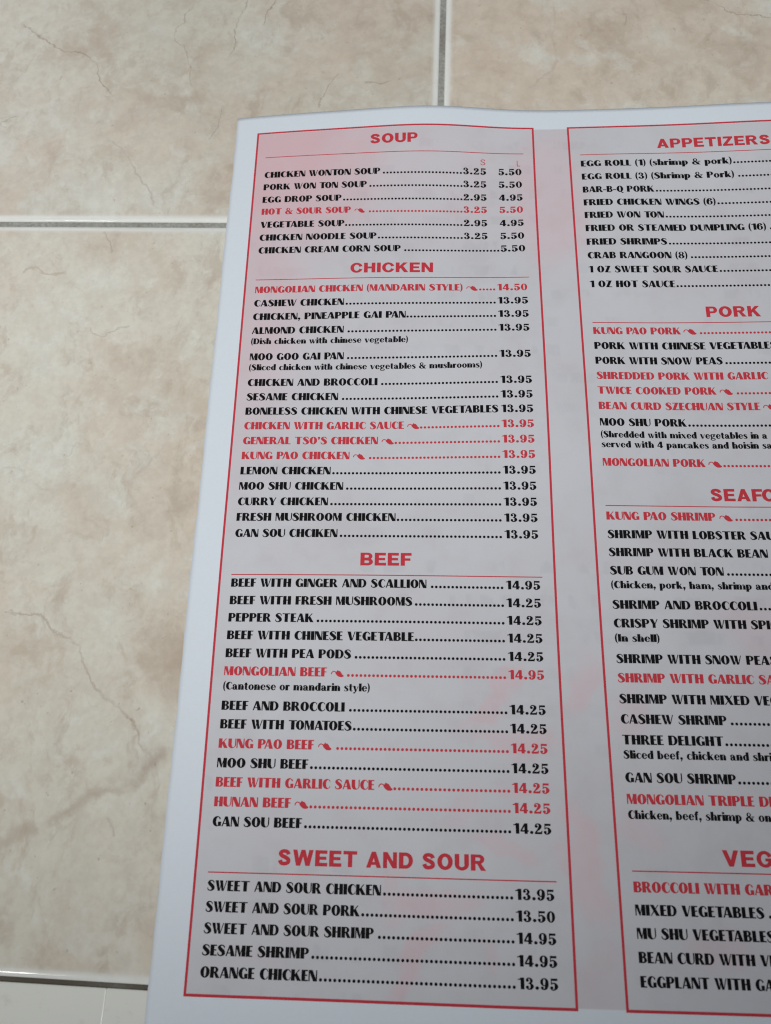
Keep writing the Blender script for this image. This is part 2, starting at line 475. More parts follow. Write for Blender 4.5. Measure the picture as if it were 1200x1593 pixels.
def build_paper():
    nu, nv = 150, 190
    tl, tr, bl, br = (-7.8, -7.6), (205.8, -7.6), (-9.3, 269.5), (205.8, 269.5)
    pts = []
    for j in range(nv + 1):
        b = j / nv
        for i in range(nu + 1):
            a = i / nu
            u = (tl[0] * (1 - a) + tr[0] * a) * (1 - b) + (bl[0] * (1 - a) + br[0] * a) * b
            v = (tl[1] * (1 - a) + tr[1] * a) * (1 - b) + (bl[1] * (1 - a) + br[1] * a) * b
            if i == 0:
                u += 0.10 * math.sin(v * 0.11) + 0.06 * math.sin(v * 0.43 + 1)
            pts.append((u, v))
    n = len(pts)
    verts = on_sheet(pts, 0.0) + on_sheet(pts, -0.11)
    faces = []
    W = nu + 1
    for j in range(nv):
        for i in range(nu):
            a = j * W + i
            faces.append((a, a + W, a + W + 1, a + 1))
            faces.append((n + a, n + a + 1, n + a + W + 1, n + a + W))
    rim = [i for i in range(W)] + [j * W + nu for j in range(1, nv + 1)] + [nv * W + i for i in range(nu - 1, -1, -1)] + [j * W for j in range(nv - 1, 0, -1)]
    for k in range(len(rim)):
        a, b = rim[k], rim[(k + 1) % len(rim)]
        faces.append((a, b, b + n, a + n))
    me = mesh_from('paper_sheet', verts, faces)
    return link('paper_sheet', me, PAPER, menu, smooth=True)
build_paper()

INK = 0.035          # mm above the paper
def printed(name, polys, mat, parent, lift=INK, label=None):
    """polys: list of (points in page mm, faces); one mesh printed on the sheet"""
    pts, faces = [], []
    for p, f in polys:
        o = len(pts)
        pts += p
        faces += [tuple(i + o for i in q) for q in f]
    v = on_sheet(pts, lift)
    good = []
    for q in faces:
        a = sum((pts[q[k]][0] * pts[q[(k + 1) % len(q)]][1] - pts[q[(k + 1) % len(q)]][0] * pts[q[k]][1]) for k in range(len(q)))
        good.append(q if a < 0 else q[::-1])
    o = link(name, mesh_from(name, v, good), mat, parent)
    if label:
        o['label'] = label
    return o

def strip(p, q, half):
    """a straight ruled line of the given half width, cut into short pieces so it follows the paper"""
    L = math.hypot(q[0] - p[0], q[1] - p[1])
    n = max(1, int(L / 1.5))
    nx, ny = -(q[1] - p[1]) / L * half, (q[0] - p[0]) / L * half
    pts = []
    for k in range(n + 1):
        x, y = p[0] + (q[0] - p[0]) * k / n, p[1] + (q[1] - p[1]) * k / n
        pts += [(x + nx, y + ny), (x - nx, y - ny)]
    return pts, [(2 * k, 2 * k + 1, 2 * k + 3, 2 * k + 2) for k in range(n)]

# ------------------------------------------------------------------ lettering: every glyph drawn from stems, bowls and strokes
def rect(x0, y0, x1, y1):
    return [(x0, y0), (x1, y0), (x1, y1), (x0, y1)]

def ell(cx_, cy_, rx, ry, a0=0, a1=360, n=26):
    full = a1 - a0 >= 360
    m = n if full else max(4, int(n * (a1 - a0) / 360)) + 1
    return [(cx_ + rx * math.cos(math.radians(a0 + (a1 - a0) * k / (m if full else m - 1))),
             cy_ + ry * math.sin(math.radians(a0 + (a1 - a0) * k / (m if full else m - 1)))) for k in range(m)]

def bowl(x0, xm, xr, y0, y1, th, t):
    def half(xl, xr_, a, b):
        c, r = (a + b) / 2, (b - a) / 2
        return [(xl, a)] + ell(xm, c, xr_ - xm, r, -90, 90, 28) + [(xl, b)]
    return ([half(x0, xr, y0, y1)], [half(x0 - 0.001, xr - th, y0 + t, y1 - t)])

def hull(p):
    p = sorted(set(p))
    def half(q):
        h = []
        for c in q:
            while len(h) > 1 and (h[-1][0] - h[-2][0]) * (c[1] - h[-2][1]) - (h[-1][1] - h[-2][1]) * (c[0] - h[-2][0]) <= 0:
                h.pop()
            h.append(c)
        return h[:-1]
    return half(p) + half(p[::-1])

def stroke(path):
    """a brush stroke through (x, y, width)"""
    P = [path[0]] + list(path) + [path[-1]]
    S = []
    for i in range(1, len(P) - 2):
        for k in range(6):
            t = k / 6
            S.append(tuple(0.5 * (2 * P[i][c] + (P[i + 1][c] - P[i - 1][c]) * t + (2 * P[i - 1][c] - 5 * P[i][c] + 4 * P[i + 1][c] - P[i + 2][c]) * t * t
                                  + (3 * P[i][c] - P[i - 1][c] - 3 * P[i + 1][c] + P[i + 2][c]) * t ** 3) for c in range(3)))
    S.append(tuple(path[-1]))
    L, R = [], []
    for i in range(len(S)):
        a, b = S[max(i - 1, 0)], S[min(i + 1, len(S) - 1)]
        dx, dy = b[0] - a[0], b[1] - a[1]
        l = math.hypot(dx, dy) or 1
        h = max(S[i][2], 0.02) / 2
        L.append((S[i][0] - dy / l * h, S[i][1] + dx / l * h))
        R.append((S[i][0] + dy / l * h, S[i][1] - dx / l * h))
    return ([hull([L[i], L[i + 1], R[i + 1], R[i]]) for i in range(len(S) - 1)], [])

def P_(*polys):
    return (list(polys), [])

def ring(o, i):
    return ([o], [i])

def tf(groups, f):
    return [([[f(*p) for p in q] for q in pos], [[f(*p) for p in q] for q in neg]) for pos, neg in groups]

T, t = 0.345, 0.112
def caps():
    G = {}
    G['A'] = (.84, [P_([(0, 0), (.12, 0), (.45, 1), (.31, 1)], [(.31, 1), (.56, 1), (.86, 0), (.48, 0)], rect(.13, .24, .6, .325))])
    G['B'] = (.76, [P_(rect(0, 0, T, 1)), bowl(.2, .40, .71, .48, 1, .25, t), bowl(.2, .42, .76, 0, .56, .27, t)])
    G['C'] = (.75, [([ell(.43, .5, .43, .515)], [ell(.54, .5, .20, .415), rect(.56, .31, 1.2, .70), rect(.75, -1, 1.2, 2)])])
    G['D'] = (.87, [P_(rect(0, 0, T, 1)), bowl(.2, .42, .87, 0, 1, .29, t)])
    G['E'] = (.60, [P_(rect(0, 0, T, 1), rect(.2, 0, .60, t), rect(.2, 1 - t, .58, 1), rect(.2, .47, .54, .47 + t))])
    G['F'] = (.57, [P_(rect(0, 0, T, 1), rect(.2, 1 - t, .58, 1), rect(.2, .45, .53, .45 + t))])
    G['G'] = (.83, [([ell(.43, .5, .43, .515)], [ell(.51, .5, .17, .415), rect(.5, .44, 1.2, .70), rect(.76, .4, 1.2, 2)]), P_(rect(.53, .03, .83, .46))])
    G['H'] = (.83, [P_(rect(0, 0, T, 1), rect(.485, 0, .83, 1), rect(.2, .46, .6, .46 + t))])
    G['I'] = (.345, [P_(rect(0, 0, T, 1))])
    G['J'] = (.55, [P_(rect(.25, .2, .55, 1)), stroke([(.4, .25, .3), (.3, .05, .2), (.1, .03, .1), (.02, .12, .1)])])
    G['K'] = (.90, [P_(rect(0, 0, T, 1), [(.28, .38), (.28, .50), (.68, 1), (.80, 1)], [(.31, .50), (.52, .72), (.92, 0), (.56, 0)])])
    G['L'] = (.61, [P_(rect(0, 0, T, 1), rect(.2, 0, .61, t))])
    G['M'] = (.93, [P_(rect(0, 0, t, 1), [(0, 1), (.30, 1), (.51, .12), (.46, 0), (.37, 0)], [(.39, 0), (.46, 0), (.70, 1), (.62, 1)], rect(.58, 0, .93, 1))])
    G['N'] = (.78, [P_(rect(0, 0, t, 1), [(0, 1), (.35, 1), (.78, 0), (.43, 0)], rect(.78 - t, 0, .78, 1))])
    G['O'] = (.86, [ring(ell(.43, .5, .43, .515), ell(.43, .5, .10, .415))])
    G['P'] = (.76, [P_(rect(0, 0, T, 1)), bowl(.2, .42, .76, .40, 1, .27, t)])
    G['Q'] = (.86, G['O'][1] + [P_([(.40, .10), (.52, .12), (.92, -.16), (.68, -.18)])])
    G['R'] = (.85, [P_(rect(0, 0, T, 1)), bowl(.2, .42, .74, .45, 1, .26, t), P_([(.34, .50), (.60, .50), (.88, 0), (.55, 0)])])
    G['S'] = (.71, [stroke([(.63, .70, .05), (.60, .86, .10), (.44, .965, .10), (.24, .93, .15), (.17, .76, .30), (.32, .58, .33), (.50, .42, .33), (.56, .22, .30), (.42, .06, .15), (.22, .035, .10), (.07, .15, .10), (.05, .31, .05)])])
    G['T'] = (.84, [P_(rect(.245, 0, .595, 1), rect(0, .90, .84, 1))])
    low = ell(.395, .36, .395, .375, 180, 360)
    G['U'] = (.79, [P_(rect(0, .36, T, 1), rect(.79 - t, .36, .79, 1)), ([low + [(.79, .361), (0, .361)]], [[(T, .37)] + ell(.52, .36, .16, .28, 180, 360) + [(.68, .37)]])])
    G['V'] = (.82, [P_([(0, 1), (.36, 1), (.53, 0), (.28, 0)], [(.43, 0), (.52, 0), (.82, 1), (.725, 1)])])
    G['W'] = (1.14, [P_([(0, 1), (.31, 1), (.47, 0), (.27, 0)], [(.40, 0), (.47, 0), (.58, .65), (.53, .75)], [(.42, 1), (.73, 1), (.85, 0), (.65, 0)], [(.77, 0), (.85, 0), (1.14, 1), (1.05, 1)])])
    G['X'] = (.86, [P_([(0, 1), (.34, 1), (.86, 0), (.52, 0)], [(0, 0), (.105, 0), (.80, 1), (.70, 1)])])
    G['Y'] = (.82, [P_(rect(.26, 0, .56, .45), [(0, 1), (.34, 1), (.56, .42), (.26, .42)], [(.47, .42), (.56, .42), (.82, 1), (.72, 1)])])
    G['Z'] = (.72, [P_(rect(.05, 1 - t, .70, 1), rect(0, 0, .72, t), [(0, .02), (.34, .02), (.70, .98), (.36, .98)])])
    return G

def figures():
    G = {}
    G['0'] = (.74, [ring(ell(.37, .5, .37, .515), ell(.37, .5, .10, .43))])
    G['1'] = (.54, [P_(rect(.22, 0, .54, 1), [(0, .88), (.0, .78), (.10, .80), (.22, .79), (.30, 1), (.24, 1), (.14, .90)])])
    G['2'] = (.72, [P_(ell(.17, .73, .14, .13)), stroke([(.06, .78, .06), (.16, .93, .10), (.36, .965, .11), (.52, .80, .27), (.46, .58, .26), (.26, .34, .14), (.08, .14, .12)]),
                    P_([(.02, 0), (.67, 0), (.73, .31), (.66, .31), (.56, .20), (.02, .17)])])
    G['3'] = (.72, [P_(ell(.16, .78, .13, .12), ell(.15, .20, .14, .13)), stroke([(.06, .82, .06), (.18, .95, .10), (.38, .96, .11), (.50, .78, .25), (.46, .62, .18), (.30, .535, .08)]),
                    stroke([(.26, .535, .08), (.44, .49, .14), (.55, .29, .31), (.48, .10, .2), (.30, .03, .10), (.13, .08, .10)])])
    G['4'] = (.76, [P_(rect(.37, 0, .66, 1), rect(0, .20, .76, .345), [(0, .25), (0, .345), (.37, 1), (.56, 1), (.13, .30)])])
    G['5'] = (.70, [P_(rect(.12, .80, .66, 1), rect(.09, .46, .175, 1), ell(.15, .20, .14, .13)), stroke([(.10, .50, .07), (.24, .59, .10), (.42, .58, .14), (.545, .38, .31), (.53, .22, .29), (.40, .05, .14), (.24, .02, .10), (.10, .10, .10)])])
    nine = [ring(ell(.36, .67, .36, .345), ell(.345, .67, .10, .265)), stroke([(.57, .66, .30), (.57, .42, .30), (.49, .16, .24), (.32, .035, .10), (.14, .08, .10)]), P_(ell(.17, .18, .13, .12))]
    G['9'] = (.72, nine)
    G['6'] = (.72, tf(nine, lambda x, y: (.72 - x, 1 - y)))
    G['7'] = (.68, [P_(rect(0, .82, .68, 1), [(.60, .85), (.68, .85), (.45, 0), (.14, 0)])])
    G['8'] = (.72, [ring(ell(.36, .745, .31, .27), ell(.37, .77, .10, .18)), ring(ell(.36, .27, .36, .285), ell(.35, .25, .10, .19))])
    G['.'] = (.32, [P_(ell(.16, .145, .155, .15))])
    G[','] = (.32, [P_(ell(.16, .14, .155, .15), [(.14, .02), (.31, .13), (.16, -.24), (.07, -.20)])])
    G["'"] = (.30, [P_(ell(.15, .87, .145, .14), [(.13, .78), (.29, .86), (.15, .56), (.06, .60)])])
    G['-'] = (.42, [P_(rect(0, .30, .42, .44))])
    pa = [stroke([(.30, 1.12, .04), (.15, .86, .15), (.10, .45, .19), (.15, .04, .15), (.30, -.22, .04)])]
    G['('] = (.30, pa)
    G[')'] = (.30, tf(pa, lambda x, y: (.30 - x, y)))
    G['&'] = (1.0, [ring(ell(.38, .76, .25, .255), ell(.40, .78, .10, .16)), ring(ell(.36, .27, .36, .285), ell(.42, .27, .15, .19)),
                    P_([(.16, .70), (.42, .62), (1.0, 0), (.64, 0)], rect(.66, .50, 1.0, .58)), stroke([(.58, .10, .09), (.76, .26, .09), (.84, .53, .09)])])
    return G

def smalls(C):
    G = {}
    s = .33
    sh = [(.25, .50, .06), (.38, .655, .09), (.52, .60, .16), (.55, .44, .30)]
    d0 = bowl(.2, .36, .70, 0, .70, .275, .09)
    G['a'] = (.68, [P_(rect(.31, .02, .60, .52), rect(.45, 0, .69, .075), ell(.13, .52, .11, .10)), stroke([(.06, .56, .06), (.16, .65, .09), (.33, .66, .10), (.465, .50, .26)]),
                    ring(ell(.25, .2, .25, .215), ell(.30, .2, .07, .12))])
    G['b'] = (.70, [P_(rect(0, 0, s, 1.02)), d0])
    G['c'] = (.60, [([ell(.34, .35, .34, .365)], [ell(.42, .35, .15, .285), rect(.45, .22, 1, .46), rect(.6, -1, 1, 1)])])
    G['d'] = (.70, tf(G['b'][1], lambda x, y: (.70 - x, y)))
    G['e'] = (.64, [([ell(.33, .35, .33, .365)], [ell(.365, .35, .10, .275), rect(.40, .20, 1, .335)]), P_(rect(.2, .335, .655, .41))])
    G['f'] = (.46, [P_(rect(.08, 0, .35, .8), rect(0, .62, .46, .70), ell(.40, .90, .09, .09)), stroke([(.215, .72, .27), (.24, .92, .18), (.37, 1.0, .09), (.46, .95, .07)])])
    G['g'] = (.70, [ring(ell(.31, .46, .31, .25), ell(.31, .46, .09, .17)), ring(ell(.34, -.09, .34, .20), ell(.34, -.10, .20, .10)), P_([(.07, .22), (.2, .30), (.3, .2), (.2, .06), (.05, .06)], rect(.5, .60, .72, .70))])
    G['h'] = (.70, [P_(rect(0, 0, s, 1.02), rect(.385, 0, .70, .46)), stroke(sh)])
    G['i'] = (.30, [P_(rect(0, 0, s, .70), ell(.15, .90, .15, .125))])
    G['k'] = (.73, [P_(rect(0, 0, s, 1.02), [(.25, .26), (.25, .36), (.55, .70), (.67, .70)], [(.28, .36), (.45, .52), (.75, 0), (.43, 0)])])
    G['l'] = (.30, [P_(rect(0, 0, s, 1.02))])
    G['m'] = (1.12, [P_(rect(0, 0, s, .70), rect(.40, 0, .695, .46), rect(.82, 0, 1.12, .46)), stroke(sh), stroke([(a + .425, b, c) for a, b, c in sh])])
    G['n'] = (.70, [P_(rect(0, 0, s, .70), rect(.385, 0, .70, .46)), stroke(sh)])
    G['o'] = (.68, [ring(ell(.34, .35, .34, .365), ell(.34, .35, .085, .275))])
    G['p'] = (.70, [P_(rect(0, -.28, s, .70)), d0])
    G['q'] = (.70, tf(G['p'][1], lambda x, y: (.70 - x, y)))
    G['r'] = (.52, [P_(rect(0, 0, s, .70), ell(.43, .60, .10, .10)), stroke([(.25, .46, .07), (.34, .62, .10), (.46, .66, .09)])])
    G['s'] = (.54, tf(C['S'][1], lambda x, y: (x * .77, y * .70)))
    G['t'] = (.47, [P_(rect(.08, .14, .35, .92), rect(0, .62, .46, .70)), stroke([(.215, .18, .27), (.26, .06, .16), (.36, .03, .10), (.47, .08, .05)])])
    G['u'] = (.70, tf(G['n'][1], lambda x, y: (.70 - x, .70 - y)))
    G['v'] = (.66, tf(C['V'][1], lambda x, y: (x * .80, y * .70)))
    G['w'] = (.97, tf(C['W'][1], lambda x, y: (x * .85, y * .70)))
    G['x'] = (.70, tf(C['X'][1], lambda x, y: (x * .82, y * .70)))
    G['y'] = (.66, G['v'][1] + [P_([(.27, .05), (.42, .05), (.27, -.20), (.17, -.20)], ell(.14, -.19, .11, .09))])
    G['z'] = (.58, tf(C['Z'][1], lambda x, y: (x * .8, y * .70)))
    return G

def heavy():
    B, b = .285, .215
    G = {}
    legs = [(0, 0), (.27, 0), (.60, 1), (.34, 1)], [(.34, 1), (.60, 1), (.94, 0), (.66, 0)]
    G['A'] = (.94, [P_(legs[0], legs[1], rect(.2, .18, .72, .36))])
    G['V'] = (.94, tf([P_(*legs)], lambda x, y: (x, 1 - y)))
    G['B'] = (.86, [P_(rect(0, 0, B, 1)), bowl(.2, .5, .82, .44, 1, .25, .175), bowl(.2, .5, .86, 0, .575, .26, .19)])
    G['C'] = (.91, [([ell(.47, .5, .47, .515)], [ell(.48, .5, .21, .315), [(.50, .5), (.80, .36), (1.3, .30), (1.3, .72), (.80, .63)]])])
    G['D'] = (.88, [P_(rect(0, 0, B, 1)), bowl(.2, .42, .88, 0, 1, .26, b)])
    G['E'] = (.77, [P_(rect(0, 0, B, 1), rect(.2, 0, .78, b), rect(.2, .41, .71, .60), rect(.2, 1 - b, .76, 1))])
    G['F'] = (.74, [P_(rect(0, 0, B, 1), rect(.2, .39, .66, .58), rect(.2, 1 - b, .74, 1))])
    G['G'] = (.93, [([ell(.47, .5, .47, .515)], [ell(.47, .5, .21, .315), [(.45, .52), (1.3, .52), (1.3, .72), (.80, .66)]]), P_(rect(.50, .37, .92, .55), rect(.70, .10, .92, .55))])
    G['H'] = (.86, [P_(rect(0, 0, B, 1), rect(.86 - B, 0, .86, 1), rect(.2, .41, .7, .61))])
    G['I'] = (.265, [P_(rect(0, 0, B, 1))])
    G['K'] = (.93, [P_(rect(0, 0, B, 1), [(.24, .28), (.24, .58), (.57, 1), (.90, 1)], [(.33, .50), (.52, .70), (.95, 0), (.63, 0)])])
    G['L'] = (.72, [P_(rect(0, 0, B, 1), rect(.2, 0, .72, b))])
    G['N'] = (.87, [P_(rect(0, 0, .25, 1), rect(.62, 0, .87, 1), [(0, 1), (.27, 1), (.87, 0), (.60, 0)])])
    G['O'] = (.96, [ring(ell(.48, .5, .48, .515), ell(.48, .5, .195, .30))])
    G['P'] = (.82, [P_(rect(0, 0, B, 1)), bowl(.2, .5, .83, .35, 1, .26, .19)])
    G['R'] = (.92, [P_(rect(0, 0, B, 1)), bowl(.2, .5, .84, .42, 1, .26, .185), P_([(.36, .46), (.62, .46), (.93, 0), (.62, 0)])])
    G['S'] = (.82, [stroke([(.66, .69, .27), (.60, .83, .24), (.42, .895, .23), (.23, .86, .23), (.16, .73, .26), (.26, .60, .25), (.50, .49, .25), (.65, .36, .26), (.64, .19, .24), (.42, .105, .23), (.21, .15, .24), (.13, .32, .27)])])
    G['T'] = (.87, [P_(rect(0, 1 - b, .87, 1), rect(.30, 0, .57, 1))])
    G['U'] = (.88, [P_(rect(0, .36, B, 1), rect(.88 - B, .36, .88, 1)), ([ell(.44, .36, .44, .375, 180, 360) + [(.88, .361), (0, .361)]], [[(B, .37)] + ell(.44, .36, .175, .17, 180, 360) + [(.88 - B, .37)]])])
    G['W'] = (1.30, [P_([(0, 1), (.27, 1), (.48, 0), (.22, 0)], [(.24, 0), (.48, 0), (.78, 1), (.53, 1)], [(.53, 1), (.78, 1), (1.06, 0), (.82, 0)], [(.82, 0), (1.08, 0), (1.30, 1), (1.03, 1)])])
    G['Z'] = (.80, [P_(rect(.04, 1 - b, .78, 1), rect(0, 0, .80, b), [(0, .15), (.30, .15), (.78, .85), (.48, .85)])])
    return G

def light():
    G = {}
    G['S'] = (.70, [stroke([(.62, .72, .10), (.55, .88, .10), (.36, .94, .10), (.15, .86, .11), (.12, .68, .11), (.35, .53, .11), (.58, .40, .11), (.60, .18, .11), (.36, .06, .10), (.15, .12, .10), (.07, .30, .10)])])
    G['L'] = (.56, [P_(rect(0, 0, .12, 1), rect(.1, 0, .56, .11))])
    return G

CAPS = caps()
BODY = dict(CAPS)
BODY.update(figures())
BODY.update(smalls(CAPS))
HEAVY = heavy()
LIGHT = light()

def triangulate(groups):
    verts, faces, tags = [], [], []
    for gi, (pos, neg) in enumerate(groups):
        for sign, polys in ((1, pos), (-1, neg)):
            for p in polys:
                a = sum(p[k][0] * p[(k + 1) % len(p)][1] - p[(k + 1) % len(p)][0] * p[k][1] for k in range(len(p)))
                if abs(a) < 1e-7:
                    continue
                q = p if a > 0 else p[::-1]
                o = len(verts)
                verts += [Vector(v) for v in q]
                faces.append(list(range(o, o + len(q))))
                tags.append((gi, sign))
    ov, oe, of, _, _, orig = delaunay_2d_cdt(verts, [], faces, 1, 1e-5, True)
    keep = []
    for f, src in zip(of, orig):
        st = {}
        for s in src:
            g, sg = tags[s]
            st.setdefault(g, set()).add(sg)
        if any(1 in v and -1 not in v for v in st.values()):
            keep.append(tuple(f))
    return [(v.x, v.y) for v in ov], keep

CACHE = {}
def glyph(font, ch):
    key = (id(font), ch)
    if key not in CACHE:
        CACHE[key] = (font[ch][0],) + triangulate(font[ch][1])
    return CACHE[key]

KERN = {p: -0.17 for p in ('TA', 'AT', 'AV', 'VA', 'AW', 'LT', 'TO', 'FO', 'PA', 'RT', 'KO', 'LY', 'TY')}

def advance(font, text, gap, space):
    x = 0.0
    for k, ch in enumerate(text):
        x += space if ch == ' ' else font[ch][0] + gap + KERN.get(text[k:k + 2], 0.0)
    return x - gap

SCALES = []
def lettering(text, u0, v0, cap, u1, font=BODY, gap=0.05, space=0.42, slope=0.0):
    """text from u0 along baseline v0; if it holds a | the width up to there is u1 - u0"""
    lead = text.split('|')[0]
    text = text.replace('|', '')
    sx = (u1 - u0) / advance(font, lead, gap, space) if u1 else cap
    SCALES.append((round(sx / cap, 2), text))
    out, x = [], 0.0
    for k, ch in enumerate(text):
        if ch == ' ':
            x += space
            continue
        w, pts, fs = glyph(font, ch)
        out.append(([(u0 + (x + a) * sx, v0 - b * cap + slope * (x + a) * sx) for a, b in pts], fs))
        x += w + gap + KERN.get(text[k:k + 2], 0.0)
    return out

def leader(u0, u1, v, r=0.375, pitch=1.135):
    n = max(1, int(round((u1 - u0 - 2 * r) / pitch)))
    out = []
    for k in range(n + 1):
        c = u0 + r + (u1 - u0 - 2 * r) * k / n
        out.append((ell(c, v - r, r, r, 0, 360, 12), [tuple(range(12))]))
    return out

PEPPER = triangulate([P_([(.33, .38), (.42, .56), (.51, .72), (.58, .63), (.70, .60), (.80, .43), (.88, .25), (1.0, .15), (.98, .04), (.84, -.03), (.64, -.01), (.46, .15)]),
                      stroke([(.02, .26, .06), (.05, .44, .08), (.17, .57, .09), (.31, .53, .09), (.44, .40, .12)])])

LEFT_ROWS = [
    ('CHICKEN WONTON SOUP', 'k', 18.54, 42.05, None, (42.9, 68.94), ['3.25', '5.50']),
    ('PORK WON TON SOUP', 'k', 23.45, 37.7, None, (38.55, 69.09), ['3.25', '5.50']),
    ('EGG DROP SOUP', 'k', 28.47, 29.52, None, (30.03, 69.03), ['2.95', '4.95']),
    ('HOT & SOUR SOUP', 'r', 33.19, 32.72, (33.98, 37.33), (38.59, 68.98), ['3.25', '5.50']),
    ('VEGETABLE SOUP', 'k', 38.31, 30.8, None, (31.01, 68.92), ['2.95', '4.95']),
    ('CHICKEN NOODLE SOUP', 'k', 43.3, 41.32, None, (41.74, 68.96), ['3.25', '5.50']),
    ('CHICKEN CREAM CORN SOUP', 'k', 48.18, 49.14, None, (50.25, 80.47), ['5.50']),
    ('MONGOLIAN CHICKEN (MANDARIN STYLE)', 'r', 62.91, 68.62, (69.82, 73.3), (73.72, 78.77), ['14.50']),
    ('CASHEW CHICKEN', 'k', 67.8, 31.73, None, (32.23, 78.75), ['13.95']),
    ('CHICKEN, PINEAPPLE GAI PAN', 'k', 72.64, 51.0, None, (51.21, 78.72), ['13.95']),
    ('ALMOND CHICKEN', 'k', 77.56, 31.97, None, (33.16, 78.7), ['13.95']),
    ('(Dish chicken with chinese vegetable)', 'k', 81.12, 51.79, None, None, []),
    ('MOO GOO GAI PAN', 'k', 86.66, 32.29, None, (33.28, 78.66), ['13.95']),
    ('(Sliced chicken with chinese vegetables & mushrooms)', 'k', 90.11, 74.06, None, None, []),
    ('CHICKEN AND BROCCOLI', 'k', 95.42, 42.77, None, (43.83, 78.63), ['13.95']),
    ('SESAME CHICKEN', 'k', 100.2, 31.04, None, (32.19, 78.64), ['13.95']),
    ('BONELESS CHICKEN WITH CHINESE VEGETABLES', 'k', 104.91, 78.48, None, None, ['13.95']),
    ('CHICKEN WITH GARLIC SAUCE', 'r', 109.68, 50.86, (51.88, 55.39), (55.56, 78.73), ['13.95']),
    ("GENERAL TSO'S CHICKEN", 'r', 114.49, 43.28, (44.41, 47.98), (48.17, 78.75), ['13.95']),
    ('KUNG PAO CHICKEN', 'r', 119.24, 35.08, (36.17, 39.64), (40.76, 78.71), ['13.95']),
    ('LEMON CHICKEN', 'k', 124.02, 29.76, None, (30.25, 78.68), ['13.95']),
    ('MOO SHU CHICKEN', 'k', 128.79, 33.6, None, (34.43, 78.68), ['13.95']),
    ('CURRY CHICKEN', 'k', 133.55, 29.43, None, (30.08, 78.64), ['13.95']),
    ('FRESH MUSHROOM CHICKEN', 'k', 138.24, 48.82, None, (49.16, 78.62), ['13.95']),
    ('GAN SOU CHCIKEN', 'k', 143.06, 32.52, None, (33.19, 78.61), ['13.95']),
    ('BEEF WITH GINGER AND SCALLION', 'k', 157.44, 57.59, None, (58.79, 78.62), ['14.95']),
    ('BEEF WITH FRESH MUSHROOMS', 'k', 162.36, 53.72, None, (54.45, 78.66), ['14.25']),
    ('PEPPER STEAK', 'k', 167.15, 26.87, None, (27.75, 78.67), ['14.25']),
    ('BEEF WITH CHINESE VEGETABLE', 'k', 171.95, 54.28, None, (54.52, 78.66), ['14.25']),
    ('BEEF WITH PEA PODS', 'k', 176.81, 37.43, None, (38.42, 78.65), ['14.25']),
    ('MONGOLIAN BEEF', 'r', 181.6, 31.08, (32.26, 35.64), (36.5, 78.68), ['14.95']),
    ('(Cantonese or mandarin style)', 'k', 185.35, 42.69, None, None, []),
    ('BEEF AND BROCCOLI', 'k', 190.61, 36.18, None, (37.32, 78.75), ['14.25']),
    ('BEEF WITH TOMATOES', 'k', 195.37, 38.15, None, (38.49, 78.78), ['14.25']),
    ('KUNG PAO BEEF', 'r', 200.27, 28.44, (29.61, 33.08), (34.3, 78.79), ['14.25']),
    ('MOO SHU BEEF', 'k', 205.12, 27.17, None, (27.67, 78.81), ['14.25']),
    ('BEEF WITH GARLIC SAUCE', 'r', 209.84, 44.44, (45.51, 49.11), (49.28, 78.83), ['14.25']),
    ('HUNAN BEEF', 'r', 214.6, 23.15, (24.19, 27.72), (27.97, 78.81), ['14.25']),
    ('GAN SOU BEEF', 'k', 219.33, 26.24, None, (26.85, 78.77), ['14.25']),
    ('SWEET AND SOUR CHICKEN', 'k', 234.2, 46.63, None, (47.14, 78.78), ['13.95']),
    ('SWEET AND SOUR PORK', 'k', 238.94, 41.47, None, (41.91, 78.78), ['13.50']),
    ('SWEET AND SOUR SHRIMP', 'k', 243.7, 45.06, None, (46.08, 78.81), ['14.95']),
    ('SESAME SHRIMP', 'k', 248.47, 29.48, None, (30.1, 78.78), ['14.95']),
    ('ORANGE CHICKEN', 'k', 253.19, 31.71, None, (32.18, 78.78), ['13.95']),
]
